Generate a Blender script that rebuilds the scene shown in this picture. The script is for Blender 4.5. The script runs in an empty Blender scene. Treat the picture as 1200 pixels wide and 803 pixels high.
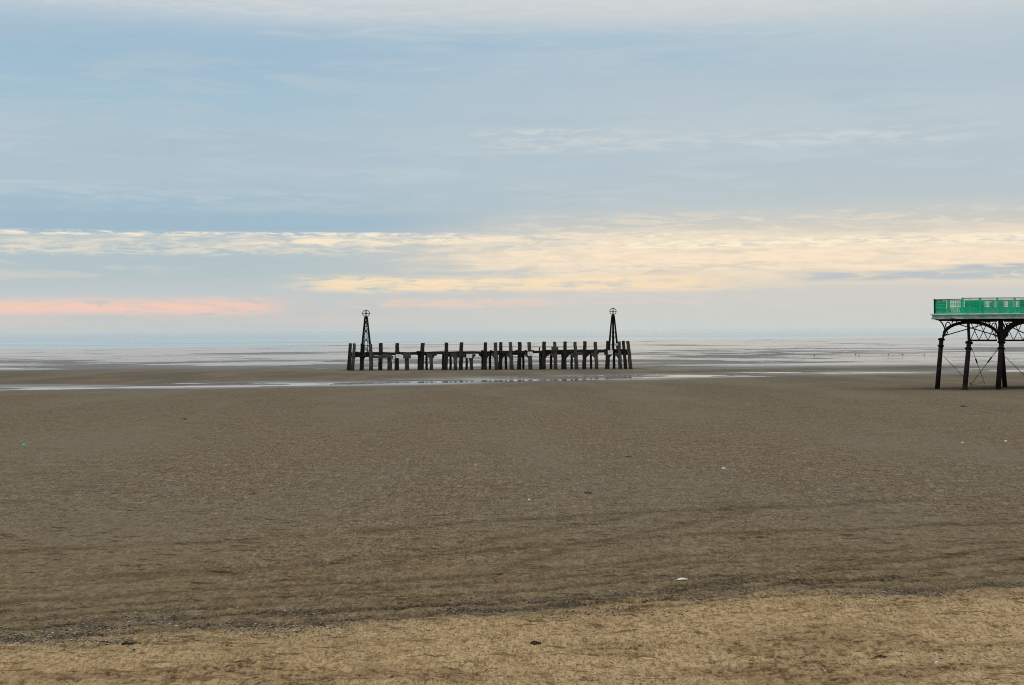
import bpy, bmesh, math, random
import numpy as np
from mathutils import Vector, Matrix, noise as mnoise

random.seed(11)
rng = np.random.default_rng(11)
C = bpy.context.scene.collection
scene = bpy.context.scene
R = math.radians

# ------------------------------------------------------------------ site survey
F, H = 1648.0, 3.8                     # focal length in photo pixels, eye height (m) on the sea wall
SEA = -3.40
ROLL = 0.0055

def gz(y):                             # beach profile: level at the wall, sloping gently down to the sea
    y = np.asarray(y, dtype=float)
    t = np.maximum(y - 25.0, 0.0)
    return -3.37 * (1 - np.exp(-t / 180.0))

def gzf(y): return float(gz(y))

def hor(px): return 386.8 - ROLL * (px - 600)
def P(px, py, Y):                      # measured photo point at a known distance -> metres
    return Vector(((px - 600) / F * Y, Y, H + (hor(px) - py) / F * Y))
def G(px, py):                         # measured photo point lying on the sand -> metres
    Y = 60.0
    dy = py - hor(px)
    for _ in range(80):
        Y = 0.5 * Y + 0.5 * F * (H - gzf(Y)) / dy
    return Vector(((px - 600) / F * Y, Y, gzf(Y)))

# ------------------------------------------------------------------ numpy noise
def _h(ix, iy, seed):
    n = (ix.astype(np.int64) * 374761393 + iy.astype(np.int64) * 668265263 + seed * 974634777) & 0x7fffffff
    n = ((n ^ (n >> 13)) * 1274126177) & 0x7fffffff
    n = (n ^ (n >> 16)) & 0xffff
    return n / 65535.0
def vnoise(x, y, seed=0):
    xi = np.floor(x); yi = np.floor(y)
    fx = x - xi; fy = y - yi
    fx = fx * fx * (3 - 2 * fx); fy = fy * fy * (3 - 2 * fy)
    a = _h(xi, yi, seed); b = _h(xi + 1, yi, seed); c = _h(xi, yi + 1, seed); d = _h(xi + 1, yi + 1, seed)
    return (a + (b - a) * fx) * (1 - fy) + (c + (d - c) * fx) * fy
def fbm(x, y, seed=0, octv=4):
    s = 0; a = 0.5; t = 0
    for o in range(octv):
        s = s + a * vnoise(x * 2 ** o, y * 2 ** o, seed + o * 17); t += a; a *= .5
    return s / t
def sstep(a, b, x):
    t = np.clip((x - a) / (b - a), 0, 1); return t * t * (3 - 2 * t)

# ------------------------------------------------------------------ node helpers
class NT:
    def __init__(s, tree): s.t = tree; s.n = tree.nodes; s.l = tree.links
    def new(s, typ, **kw):
        n = s.n.new(typ)
        for k, v in kw.items(): setattr(n, k, v)
        return n
    def put(s, sock, v):
        if isinstance(v, bpy.types.NodeSocket): s.l.new(v, sock)
        elif v is not None: sock.default_value = v
    def m(s, op, a, b=None, c=None, clamp=False):
        n = s.new('ShaderNodeMath', operation=op, use_clamp=clamp)
        s.put(n.inputs[0], a); s.put(n.inputs[1], b); s.put(n.inputs[2], c)
        return n.outputs[0]
    def add(s, a, b): return s.m('ADD', a, b)
    def sub(s, a, b): return s.m('SUBTRACT', a, b)
    def mul(s, a, b): return s.m('MULTIPLY', a, b)
    def ss(s, a, b, x):
        n = s.new('ShaderNodeMapRange', interpolation_type='SMOOTHSTEP')
        s.put(n.inputs['Value'], x); s.put(n.inputs['From Min'], a); s.put(n.inputs['From Max'], b)
        return n.outputs[0]
    def mix(s, f, a, b, blend='MIX'):
        n = s.new('ShaderNodeMix', data_type='RGBA', blend_type=blend)
        s.put(n.inputs[0], f); s.put(n.inputs[6], a); s.put(n.inputs[7], b)
        return n.outputs[2]
    def vec(s, x, y, z=0.0):
        n = s.new('ShaderNodeCombineXYZ')
        s.put(n.inputs[0], x); s.put(n.inputs[1], y); s.put(n.inputs[2], z)
        return n.outputs[0]
    def noise(s, v, scale, detail=3, rough=.5, dist=0.0):
        n = s.new('ShaderNodeTexNoise')
        s.put(n.inputs['Vector'], v); n.inputs['Scale'].default_value = scale
        n.inputs['Detail'].default_value = detail; n.inputs['Roughness'].default_value = rough
        n.inputs['Distortion'].default_value = dist
        return n.outputs['Fac']
    def ramp(s, x, stops, interp='LINEAR'):
        n = s.new('ShaderNodeValToRGB'); r = n.color_ramp; r.interpolation = interp
        while len(r.elements) < len(stops): r.elements.new(.5)
        for e, (p, c) in zip(r.elements, stops):
            e.position = p; e.color = (*c[:3], 1)
        s.put(n.inputs[0], x)
        return n.outputs[0]
    def attr(s, name): return s.new('ShaderNodeAttribute', attribute_name=name).outputs['Fac']
    def bump(s, h, strength=.5, dist=.05):
        n = s.new('ShaderNodeBump'); s.put(n.inputs['Height'], h)
        n.inputs['Strength'].default_value = strength; n.inputs['Distance'].default_value = dist
        return n.outputs[0]
    def xyz(s, v):
        n = s.new('ShaderNodeSeparateXYZ'); s.put(n.inputs[0], v); return n.outputs

def L(*c):                              # 8-bit display colour -> linear
    return tuple(((v / 255) / 12.92 if v / 255 <= .04045 else ((v / 255 + .055) / 1.055) ** 2.4) for v in c)
def L4(*c): return (*L(*c), 1)

def material(name):
    m = bpy.data.materials.new(name); m.use_nodes = True
    k = NT(m.node_tree)
    for n in list(k.n):
        k.n.remove(n)
    out = k.new('ShaderNodeOutputMaterial')
    return m, k, out

def simple(name, ca, cb, rough=.7, scale=3.0, bump=.3, bdist=.02, metallic=0.0, stretch=(1, 1, 1), detail=5, spec=.3, contrast=(.35, .65), extra=None):
    m, k, out = material(name)
    tc = k.new('ShaderNodeTexCoord')
    mp = k.new('ShaderNodeMapping'); mp.inputs['Scale'].default_value = stretch
    k.l.new(tc.outputs['Object'], mp.inputs[0])
    f = k.noise(mp.outputs[0], scale, detail, .6)
    col = k.mix(k.ss(contrast[0], contrast[1], f), (*ca, 1), (*cb, 1))
    if extra: col = extra(k, tc, col)
    b = k.new('ShaderNodeBsdfPrincipled')
    k.put(b.inputs['Base Color'], col); b.inputs['Roughness'].default_value = rough
    b.inputs['Metallic'].default_value = metallic; b.inputs['Specular IOR Level'].default_value = spec
    k.put(b.inputs['Normal'], k.bump(k.noise(mp.outputs[0], scale * 3, 4, .6), bump, bdist))
    k.l.new(b.outputs[0], out.inputs[0])
    return m

# ------------------------------------------------------------------ mesh helpers
def obj(name, bm, mat, parent=None, smooth=False):
    me = bpy.data.meshes.new(name)
    bm.normal_update(); bm.to_mesh(me); bm.free()
    for m in (mat if isinstance(mat, (list, tuple)) else [mat]): me.materials.append(m)
    if smooth: me.polygons.foreach_set('use_smooth', [True] * len(me.polygons))
    o = bpy.data.objects.new(name, me); C.objects.link(o)
    if parent: o.parent = parent
    return o
def tag(o, label=None, cat=None, group=None, kind=None):
    if label: o['label'] = label
    if cat: o['category'] = cat
    if group: o['group'] = group
    if kind: o['kind'] = kind
    return o
def thing(name, label, cat, loc=(0, 0, 0), rz=0, group=None):
    o = bpy.data.objects.new(name, None); C.objects.link(o)
    o.location = loc; o.rotation_euler = (0, 0, rz); o.empty_display_size = .3
    return tag(o, label, cat, group)

def loft(bm, rings, caps=True, closed=True):
    vs = [[bm.verts.new(p) for p in r] for r in rings]
    n = len(vs[0])
    for a, b in zip(vs, vs[1:]):
        for i in range(n if closed else n - 1):
            j = (i + 1) % n
            bm.faces.new((a[i], a[j], b[j], b[i]))
    if caps:
        bm.faces.new(list(reversed(vs[0]))); bm.faces.new(vs[-1])
    return vs
def frame_of(d):
    d = d.normalized()
    up = Vector((0, 0, 1)) if abs(d.z) < .95 else Vector((0, 1, 0))
    x = d.cross(up).normalized(); y = x.cross(d).normalized()
    return x, y
def bar(bm, a, b, w, h=None, w2=None, h2=None, seg=1, jit=0.0):
    """rectangular timber / bar from a to b, optional taper and hand-hewn irregularity"""
    a = Vector(a); b = Vector(b); h = h or w; w2 = w2 or w; h2 = h2 or (h * w2 / w)
    x, y = frame_of(b - a)
    rings = []
    for i in range(seg + 1):
        t = i / seg; c = a.lerp(b, t); ww = (w + (w2 - w) * t) / 2; hh = (h + (h2 - h) * t) / 2
        if jit:
            c = c + x * random.uniform(-jit, jit) + y * random.uniform(-jit, jit)
        rg = []
        ch = .82
        for sx, sy in ((-1, -ch), (-ch, -1), (ch, -1), (1, -ch), (1, ch), (ch, 1), (-ch, 1), (-1, ch)):
            rg.append(c + x * (sx * ww * (1 + random.uniform(-jit, jit))) + y * (sy * hh * (1 + random.uniform(-jit, jit))))
        rings.append(rg)
    loft(bm, rings)
def tube(bm, pts, r, n=8, r2=None, closed=False):
    pts = [Vector(p) for p in pts]
    rings = []
    m = len(pts)
    for i, p in enumerate(pts):
        if closed: d = pts[(i + 1) % m] - pts[i - 1]
        else: d = pts[min(i + 1, m - 1)] - pts[max(i - 1, 0)]
        x, y = frame_of(d)
        rr = r if r2 is None else r + (r2 - r) * i / (m - 1)
        rings.append([p + x * (rr * math.cos(2 * math.pi * k / n)) + y * (rr * math.sin(2 * math.pi * k / n)) for k in range(n)])
    if closed: rings.append(rings[0])
    loft(bm, rings, caps=not closed)
    if closed: bmesh.ops.remove_doubles(bm, verts=bm.verts[:], dist=1e-5)
def lathe(bm, base, axis, prof, n=14):
    """prof = [(distance along axis, radius)]"""
    base = Vector(base); axis = Vector(axis).normalized(); x, y = frame_of(axis)
    loft(bm, [[base + axis * d + x * (r * math.cos(2 * math.pi * k / n)) + y * (r * math.sin(2 * math.pi * k / n)) for k in range(n)] for d, r in prof])
def box(bm, lo, hi):
    x0, y0, z0 = lo; x1, y1, z1 = hi
    v = [bm.verts.new(p) for p in ((x0, y0, z0), (x1, y0, z0), (x1, y1, z0), (x0, y1, z0), (x0, y0, z1), (x1, y0, z1), (x1, y1, z1), (x0, y1, z1))]
    for f in ((3, 2, 1, 0), (4, 5, 6, 7), (0, 1, 5, 4), (1, 2, 6, 5), (2, 3, 7, 6), (3, 0, 4, 7)):
        bm.faces.new([v[i] for i in f])
def blob(bm, c, sx, sy, sz, sub=2, amp=.35, freq=2.0, seed=0, rz=0):
    r = bmesh.ops.create_icosphere(bm, subdivisions=sub, radius=1)
    M = Matrix.Rotation(rz, 3, 'Z')
    for v in r['verts']:
        d = v.co.copy()
        k = 1 + amp * mnoise.noise(d * freq + Vector((seed * 3.7, seed * 1.3, seed)))
        q = M @ Vector((d.x * sx * k, d.y * sy * k, d.z * sz * k))
        v.co = Vector(c) + q

# ------------------------------------------------------------------ camera
cam = bpy.data.cameras.new('camera'); co = bpy.data.objects.new('camera', cam); C.objects.link(co)
cam.sensor_width = 36; cam.sensor_fit = 'HORIZONTAL'; cam.lens = 36 * F / 1200
co.location = (0, 0, H)
co.rotation_mode = 'XYZ'
co.rotation_euler = (R(90), ROLL * -1 * -1, 0)
co.matrix_world = Matrix.Translation((0, 0, H)) @ Matrix.Rotation(R(90), 4, 'X') @ Matrix.Rotation(-ROLL, 4, 'Z')
cam.shift_y = (386.8 - 401.5) / 1200 
cam.clip_start = .1; cam.clip_end = 80000
scene.camera = co

# ------------------------------------------------------------------ light and sky
SUN_EL, SUN_AZ = 60.0, -120.0           # a veiled, very soft sun high behind the left shoulder
sun = bpy.data.lights.new('sun', 'SUN'); so = bpy.data.objects.new('sun', sun); C.objects.link(so)
sun.energy = 0.75; sun.angle = R(28); sun.color = (1, .95, .88)
d = Vector((math.sin(R(SUN_AZ)) * math.cos(R(SUN_EL)), math.cos(R(SUN_AZ)) * math.cos(R(SUN_EL)), math.sin(R(SUN_EL))))
so.rotation_euler = d.to_track_quat('Z', 'Y').to_euler()
so.location = (0, 0, 60)

w = bpy.data.worlds.new('World'); scene.world = w; w.use_nodes = True
k = NT(w.node_tree)
for n in list(k.n): k.n.remove(n)
wo = k.new('ShaderNodeOutputWorld')
tc = k.new('ShaderNodeTexCoord')
dx, dy_, dz = k.xyz(tc.outputs['Generated'])
az = k.mul(k.m('ARCTAN2', dx, dy_), 57.2958)      # degrees right of straight ahead
el = k.mul(k.m('ARCSINE', dz), 57.2958)           # degrees above the horizon
def E(y): return (387 - y) / F * 57.2958          # heights read off the photo, in degrees
def A(x): return (x - 600) / F * 57.2958 * .97
sv = k.vec(k.mul(az, .055), k.mul(el, .55))
sv2 = k.vec(k.mul(az, .17), k.mul(el, 1.5), 3.0)
sv3 = k.vec(k.mul(az, .62), k.mul(el, 4.0), 7.0)
sv4 = k.vec(k.mul(az, 1.3), k.mul(el, 8.0), 11.0)
n1 = k.noise(sv, 1.0, 4, .55, .4)
n2 = k.noise(sv2, 1.0, 6, .62, .5)
n3 = k.noise(sv3, 1.0, 6, .64, .5)
n4 = k.noise(sv4, 1.0, 4, .6, .4)
def cen(n, amp): return k.mul(k.sub(n, .5), amp)
elw = k.add(el, k.add(cen(n1, .8), k.add(cen(n3, .55), cen(n4, .25))))
MAXE = 16.0
def stops(lst): return [(min(max(E(y) / MAXE, 0), 1), L(*c)) for y, c in sorted(lst, key=lambda t: -t[0])]
rampv = k.m('DIVIDE', elw, MAXE, clamp=True)
left = k.ramp(rampv, stops([(387, (197, 204, 203)), (368, (200, 202, 200)), (345, (196, 203, 204)), (320, (182, 198, 202)), (300, (180, 196, 202)), (282, (188, 200, 203)),
                            (270, (163, 188, 205)), (250, (163, 190, 206)), (215, (176, 196, 208)), (160, (176, 196, 208)), (120, (166, 194, 210)), (70, (161, 189, 210)),
                            (40, (178, 197, 212)), (8, (203, 211, 216)), (-40, (200, 209, 216))]))
right = k.ramp(rampv, stops([(387, (205, 211, 209)), (372, (209, 209, 204)), (345, (211, 209, 203)), (325, (216, 209, 196)), (305, (226, 214, 196)), (285, (216, 209, 197)),
                             (265, (206, 206, 200)), (235, (188, 200, 204)), (200, (184, 199, 207)), (150, (190, 203, 209)), (100, (180, 197, 209)),
                             (55, (189, 203, 211)), (10, (210, 214, 214)), (-40, (206, 212, 216))]))
lr = k.ss(A(230), A(830), k.add(az, cen(n2, 9)))
sky = k.mix(lr, left, right)
# thin lit edges and openings in the cloud
def band(y, half, x0=None, x1=None, soft=90, wob=.25):
    e = k.add(el, cen(n2, wob))
    h = half / F * 57.3
    b = k.m('SUBTRACT', 1.0, k.ss(h * .35, h, k.m('ABSOLUTE', k.sub(e, E(y)))))
    aw = k.add(az, cen(n3, 4.0))
    if x0 is not None: b = k.mul(b, k.ss(A(x0 - soft), A(x0 + soft), aw))
    if x1 is not None: b = k.mul(b, k.sub(1.0, k.ss(A(x1 - soft), A(x1 + soft), aw)))
    return b
def lay(col, mask, c, amt, n=None, lo=.4, hi=.6):
    f = k.mul(mask, amt)
    if n is not None: f = k.mul(f, k.ss(lo, hi, n))
    return k.mix(f, col, L4(*c))
sky = lay(sky, band(205, 60, wob=.5), (194, 207, 213), .5, n2, .48, .66)
sky = lay(sky, band(232, 10, 0, 420, 120, .3), (200, 211, 214), .5, n3, .40, .68)
sky = lay(sky, band(170, 14, 590, 1150, 60, .35), (207, 213, 213), .75, n3, .40, .64)
sky = lay(sky, band(157, 5, 560, 760, 60, .2), (214, 217, 214), .6, n3, .45, .6)
sky = lay(sky, band(165, 40), (166, 187, 205), .35, n1, .5, .65)
sky = lay(sky, band(68, 40, None, 900, 260, .5), (161, 190, 209), .7, n1, .34, .60)
sky = lay(sky, band(55, 70, 300, None), (203, 210, 213), .5, n2, .5, .68)
sky = lay(sky, band(120, 70, None, None, wob=.6), (186, 201, 210), .5, n2, .48, .62)
sky = lay(sky, band(100, 60, None, None, wob=.6), (170, 193, 205), .45, n2, .50, .64)
sky = lay(sky, band(240, 26, None, 700, 120, .4), (178, 195, 204), .5, n3, .48, .64)
sky = lay(sky, band(14, 18, None, None), (212, 215, 216), .5, n3, .42, .62)
sky = lay(sky, band(310, 45), (224, 214, 201), .45, n2, .50, .66)
sky = lay(sky, band(262, 16, None, 480, 150, .05), (162, 188, 204), .85, None)
sky = lay(sky, band(288, 14, None, 760, 90, .25), (238, 226, 205), .8, n3, .40, .68)
sky = lay(sky, band(292, 12, None, 420, 90, .25), (226, 220, 206), .6, n4, .45, .62)
sky = lay(sky, band(275.5, 4.2, None, 560, 60, .10), (252, 238, 214), .95, n4, .38, .66)
sky = lay(sky, band(283, 7, 330, 640, 50, .25), (253, 237, 208), .85, n3, .38, .62)
sky = lay(sky, band(304, 40, 600, None, 150, .5), (246, 226, 201), .9, n2, .34, .56)
sky = lay(sky, band(302, 30, 560, None, 120, .5), (253, 233, 204), .9, n3, .36, .62)
sky = lay(sky, band(289, 7, 560, None, 60, .25), (204, 207, 203), .75, n3, .47, .60)
sky = lay(sky, band(313, 5, 560, 1000, 80, .25), (222, 212, 200), .6, n4, .48, .60)
sky = lay(sky, band(288, 9, 700, None, 60, .2), (255, 242, 214), 1.0, n4, .38, .64)
sky = lay(sky, band(277, 5, 620, 900, 60, .2), (255, 242, 214), .9, n4, .40, .64)
sky = lay(sky, band(268, 22, 620, None, 80, .3), (234, 221, 202), .7, n3, .44, .62)
sky = lay(sky, band(333, 13, 360, 850, 60, .4), (249, 225, 190), .95, n3, .34, .56)
sky = lay(sky, band(322, 7, 480, 640, 40, .15), (190, 199, 201), .7, n3, .45, .58)
sky = lay(sky, band(330, 5, 400, 760, 60, .15), (253, 230, 196), .7, n4, .38, .64)
sky = lay(sky, band(358, 14, None, 310, 50, .35), (238, 206, 193), .85, k.add(n3, k.mul(n4, .3)), .44, .66)
sky = lay(sky, band(358, 6.5, None, 305, 45, .24), (246, 205, 188), .85, n3, .28, .58)
sky = lay(sky, band(355, 7, 420, 650, 45, .2), (234, 208, 195), .8, n3, .34, .56)
sky = lay(sky, band(352, 9, 620, 900, 80, .25), (220, 210, 203), .6, n3, .38, .6)
sky = lay(sky, band(374, 7, None, 500, 80, .2), (213, 204, 199), .6, n2, .35, .6)
sky = lay(sky, band(328, 7, 950, None, 50, .22), (186, 196, 200), .9, n3, .34, .54)
sky = lay(sky, band(320, 5, 1120, None, 40, .2), (178, 191, 199), .9, n3, .30, .52)
fine = k.add(.955, k.add(k.mul(n3, .05), k.mul(n4, .03)))
sky = k.mix(1.0, sky, k.vec(fine, fine, fine), 'MULTIPLY')
# overhead: plain bright cloud deck with soft cells
hi = k.noise(tc.outputs['Generated'], 3.0, 5, .55)
over = k.mix(hi, L4(190, 203, 214), L4(238, 238, 236))
sky = k.mix(k.ss(12.0, 22.0, el), sky, over)
sky = k.mix(k.ss(-.2, -1.5, el), sky, L4(150, 155, 158))
nis = k.new('ShaderNodeTexSky', sky_type='NISHITA'); nis.sun_disc = False
nis.sun_elevation = R(SUN_EL); nis.sun_rotation = R(SUN_AZ)
nis.air_density = 1.3; nis.dust_density = 2.5
b1 = k.new('ShaderNodeBackground'); k.l.new(nis.outputs[0], b1.inputs[0]); b1.inputs[1].default_value = .08
b2 = k.new('ShaderNodeBackground'); k.put(b2.inputs[0], sky); b2.inputs[1].default_value = 1.0
mx = k.new('ShaderNodeMixShader'); mx.inputs[0].default_value = .97
k.l.new(b1.outputs[0], mx.inputs[1]); k.l.new(b2.outputs[0], mx.inputs[2]); k.l.new(mx.outputs[0], wo.inputs[0])

# ------------------------------------------------------------------ the beach
def wrack_y(x):                         # strandline of shells and weed across the beach
    return np.interp(x, [-30, -6.3, -3.9, -1.7, 0, 1.8, 3.1, 4.9, 6.3, 8, 30], [14.5, 17.15, 17.8, 18.4, 18.8, 19.5, 19.95, 20.2, 19.9, 20.6, 24])
def chan_y(x):                          # the tidal channel running obliquely across the flats
    return np.interp(x, [-600, -48, -17.6, 15, 45, 80, 600], [90, 134, 146, 166, 184, 196, 330])
def shore_y(x):
    return np.interp(x, [-6000, -900, -196, -116, 232, 900, 6000], [420, 470, 570, 680, 975, 1050, 1200])

rows = [-60, -30, -10, 0, 4, 7, 9, 10.5]
y = 11.5
while y < 27: rows.append(y); y *= 1.0030
while y < 1700: rows.append(y); y *= 1.0062
rows = np.array(rows)
u = np.linspace(-1, 1, 620)
NX = len(u) + 16
Xg = np.zeros((len(rows), NX)); Yg = np.repeat(rows[:, None], NX, 1)
for i, yy in enumerate(rows):
    hw = .42 * max(yy, 11) + 3.5
    core = u * hw
    ext = np.array([1.04, 1.15, 1.4, 2.0, 3.5, 7.0, 16.0, 40.0]) * (hw + 60) - 60 * np.array([1.0, 1, 1, .9, .5, 0, 0, 0])
    ext = np.maximum.accumulate(np.maximum(ext, hw * 1.01 + np.arange(8) * .2))
    Xg[i] = np.concatenate([-ext[::-1], core, ext])
wy = wrack_y(Xg) + (fbm(Xg / 1.3, Yg / 1.3 + 40, 5, 3) - .5) * .14
dist = Yg - wy
nF = fbm(Xg / .13, Yg / .15, 9, 3); nA = fbm(Xg / .9, Yg / .9, 1, 4); nB = fbm(Xg / .25, Yg / .35, 2, 3); nC = fbm(Xg / 6, Yg / 9, 3, 4)
dry = 1 - sstep(-.75, 1.15, dist + (nB - .5) * .9 + (nF - .5) * .5)
patch = sstep(.40, .62, fbm(Xg / 1.1, Yg / .6, 21, 5)) * (1 - sstep(16.6, 18.2, Yg - .12 * Xg + (nA - .5) * 2))
Zg = gz(Yg)
near = 1 - sstep(30, 70, Yg)
Zg = Zg + near * ((nA - .5) * .07 + (nC - .5) * .14)
Zg += dry * ((nB - .5) * .04 + (nF - .5) * .055 - sstep(.60, .72, fbm(Xg / .45, Yg / .40, 19, 3)) * .03)
Zg += near * (1 - dry) * ((fbm(Xg / .5, Yg / .25, 12, 3) - .5) * .02 + (nF - .5) * .05)
# low ridges left by falling tides, parallel to the strandline
strand = np.zeros_like(Xg)
for off, amp, s in ((1.05, .9, 3), (1.9, .55, 4), (.45, .7, 5), (3.4, .45, 6), (5.6, .4, 7), (9.5, .35, 8), (2.6, .45, 15)):
    c = wy + off + (fbm(Xg / 4 + s, Yg * 0 + s, s, 3) - .5) * .30 + .06 * off * Xg * .35
    g = np.exp(-((Yg - c + (nB - .5) * .25) / (.06 + .02 * off)) ** 2) * sstep(.32, .50, fbm(Xg / 1.8 + 9 * s, Yg / 3, 30 + s, 3))
    strand = np.maximum(strand, g * amp)
# two shallow wheel tracks cutting diagonally over the damp sand
for (ax_, ay_), (bx_, by_), am, wk in (((520, 678), (930, 588), .34, .9), ((400, 668), (760, 602), .26, .9), ((690, 700), (1200, 640), .5, .6), ((0, 690), (420, 655), .45, .6),
        ((0, 731), (600, 703), .9, .6), ((600, 703), (1080, 675), .85, .6), ((0, 743), (520, 717), .95, .5), ((0, 722), (330, 707), .7, .5), ((250, 735), (900, 694), .9, .5), ((420, 700), (1000, 668), .6, .5),
        ((0, 713), (480, 690), .55, .5), ((640, 716), (1100, 690), .6, .45), ((700, 662), (1200, 652), .45, .6), ((820, 690), (1200, 668), .7, .5), ((0, 757), (280, 747), .7, .5)):
    a_, b_ = G(ax_, ay_), G(bx_, by_)
    dx_, dy2 = b_.x - a_.x, b_.y - a_.y; ll = math.hypot(dx_, dy2)
    tt_ = ((Xg - a_.x) * dx_ + (Yg - a_.y) * dy2) / ll ** 2
    pd = ((Xg - a_.x) * dy2 - (Yg - a_.y) * dx_) / ll + (nB - .5) * .15 + (fbm(tt_ * 6, tt_ * 0, 33, 2) - .5) * .4
    wd = (.062 + .004 * Yg) * wk
    strand = np.maximum(strand, am * np.exp(-(pd / wd) ** 2) * sstep(-.03, .06, tt_) * (1 - sstep(.94, 1.03, tt_)) * sstep(.28, .46, fbm(tt_ * ll * 1.1, pd * .5 + am * 9, 34, 4)))
Zg -= strand * .03
wr = np.exp(-((dist - .45) / .62) ** 2) * sstep(.40, .72, fbm(Xg / 1.6, Yg / .8, 40, 4))
# a line of small prints in the dry sand
prints = np.zeros_like(Xg)
for i in range(44):
    px = 1.2 + i * .145; pyv = np.interp(px, [1.2, 3.2, 5.2, 7.6], [18.15, 18.75, 19.35, 20.2]) + (.05 if i % 2 else -.05)
    j0, j1 = np.searchsorted(rows, pyv - .25), np.searchsorted(rows, pyv + .25)
    sub = np.exp(-(((Xg[j0:j1] - px - random.uniform(-.03, .03)) / .04) ** 2 + ((Yg[j0:j1] - pyv) / .06) ** 2))
    prints[j0:j1] = np.maximum(prints[j0:j1], sub * random.uniform(.4, 1))
for i in range(260):
    pyv = random.uniform(14.4, 19.5); px = random.uniform(-.42, .42) * pyv
    if pyv > float(wrack_y(px)) - .3: continue
    r1, r2 = random.uniform(.03, .09), random.uniform(.03, .07)
    j0, j1 = np.searchsorted(rows, pyv - .3), np.searchsorted(rows, pyv + .3)
    sub = np.exp(-(((Xg[j0:j1] - px) / r1) ** 2 + ((Yg[j0:j1] - pyv) / r2) ** 2))
    prints[j0:j1] = np.maximum(prints[j0:j1], sub * random.uniform(.3, .95))
Zg -= prints * .05
# the sand dips under the sea beyond the water's edge; shallow trough along the channel
sh = shore_y(Xg) + (fbm(Xg / 60, Yg / 60, 50, 4) - .5) * 60
Zg -= sstep(0, 60, Yg - sh) * .5
cd = Yg - chan_y(Xg)
Zg -= .08 * np.exp(-(cd / 9) ** 2) * sstep(80, 110, Yg)
bar_n = fbm(Xg / 45, Yg / 28, 60, 4)
obl = Yg - .10 * Xg
wet = sstep(196, 250, obl + (bar_n - .5) * 46)
wet2 = np.exp(-((cd - 1 + (fbm(Xg / 9, Yg / 5, 61, 3) - .5) * 8) / 11) ** 2)
foot_dark = np.exp(-((Yg - 118.5 + (fbm(Xg / 3, Yg / 3, 66, 3) - .5) * 4) / 4.2) ** 2) * sstep(27, 37, Xg) * (Yg < 135)  # sand colour darkens in a soft band below the pier
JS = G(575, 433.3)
foot_dark = np.maximum(foot_dark, .55 * np.exp(-((Yg - JS.y - (fbm(Xg / 3, Xg * 0, 67, 3) - .5) * 3) / 2.6) ** 2) * sstep(-27, -24.5, Xg) * (1 - sstep(19.5, 22, Xg)))  # weaker, narrower band of dark wet sand along the jetty foot

me = bpy.data.meshes.new('sand')
nr, nc = Xg.shape
co3 = np.stack([Xg, Yg, Zg], -1).reshape(-1, 3)
idx = np.arange(nr * nc).reshape(nr, nc)
quads = np.stack([idx[:-1, :-1], idx[:-1, 1:], idx[1:, 1:], idx[1:, :-1]], -1).reshape(-1, 4)
me.vertices.add(len(co3)); me.vertices.foreach_set('co', co3.ravel())
me.loops.add(quads.size); me.loops.foreach_set('vertex_index', quads.ravel())
me.polygons.add(len(quads)); me.polygons.foreach_set('loop_start', np.arange(0, quads.size, 4)); me.polygons.foreach_set('loop_total', np.full(len(quads), 4))
me.update(calc_edges=True); me.polygons.foreach_set('use_smooth', np.ones(len(quads), dtype=bool))
for nm, arr in (('dry', dry), ('patch', np.clip(patch, 0, 1)), ('strand', strand), ('wrack', wr), ('wet', wet), ('film', wet2), ('prints', prints), ('foot_dark', foot_dark)):
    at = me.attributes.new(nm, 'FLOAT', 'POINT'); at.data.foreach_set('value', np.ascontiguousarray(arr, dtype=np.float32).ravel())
sand = bpy.data.objects.new('sand', me); C.objects.link(sand); tag(sand, kind='structure')

m, k, out = material('beach sand')
tc = k.new('ShaderNodeTexCoord'); ov = tc.outputs['Object']
X, Y, Z = k.xyz(ov)
mpv = k.vec(X, k.mul(Y, .55), 0)
g1 = k.add(k.mul(k.noise(mpv, 12.0, 7, .62), .6), k.mul(k.noise(mpv, 4.0, 3, .6), .4))            # decimetre mottling down to grains
g2 = k.noise(mpv, 1.1, 6, .6)
g3 = k.noise(k.vec(X, k.mul(Y, .22), 0), .14, 6, .6)   # broad streaks
g4 = k.noise(k.vec(X, k.mul(Y, .4), 0), 32.0, 5, .6)
st1 = k.noise(k.vec(k.mul(X, 1.6), k.mul(Y, 5.0), 3.0), 1.0, 7, .70, .3)
st2 = k.noise(k.vec(k.mul(X, .35), k.mul(Y, .5), 8.0), 1.0, 4, .6)
q1 = k.noise(k.vec(X, k.mul(Y, .36), 1.0), 38.0, 2, .6); q2 = k.noise(k.vec(X, k.mul(Y, .28), 4.0), 17.0, 2, .6)
q3 = k.noise(k.vec(X, k.mul(Y, .20), 7.0), 7.0, 3, .65); q4 = k.noise(k.vec(X, k.mul(Y, .12), 9.0), 2.8, 4, .65)
qs = k.ss(.46, .54, q2)
qn = k.noise(k.vec(k.mul(X, 6.5), k.mul(Y, 17.0), 21.0), 1.0, 3, .65, .2)
qm = k.noise(k.vec(k.mul(X, 2.6), k.mul(Y, 8.0), 23.0), 1.0, 4, .65, .2)
nearf = k.sub(1.0, k.ss(24.0, 44.0, Y)); f3 = k.ss(20.0, 34.0, Y); f4 = k.ss(36.0, 75.0, Y)
ndk = k.mul(nearf, k.m('MAXIMUM', k.ss(.57, .62, qn), k.mul(k.ss(.58, .64, qm), .8)))
nlt = k.mul(nearf, k.sub(1.0, k.ss(.37, .42, qn)))
qd = k.m('MAXIMUM', k.ss(.56, .62, q1), k.m('MAXIMUM', k.ss(.57, .63, q2), k.m('MAXIMUM', k.mul(f3, k.ss(.57, .63, q3)), k.m('MAXIMUM', ndk, k.mul(f4, k.mul(k.ss(.56, .64, q4), .7))))))
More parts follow.
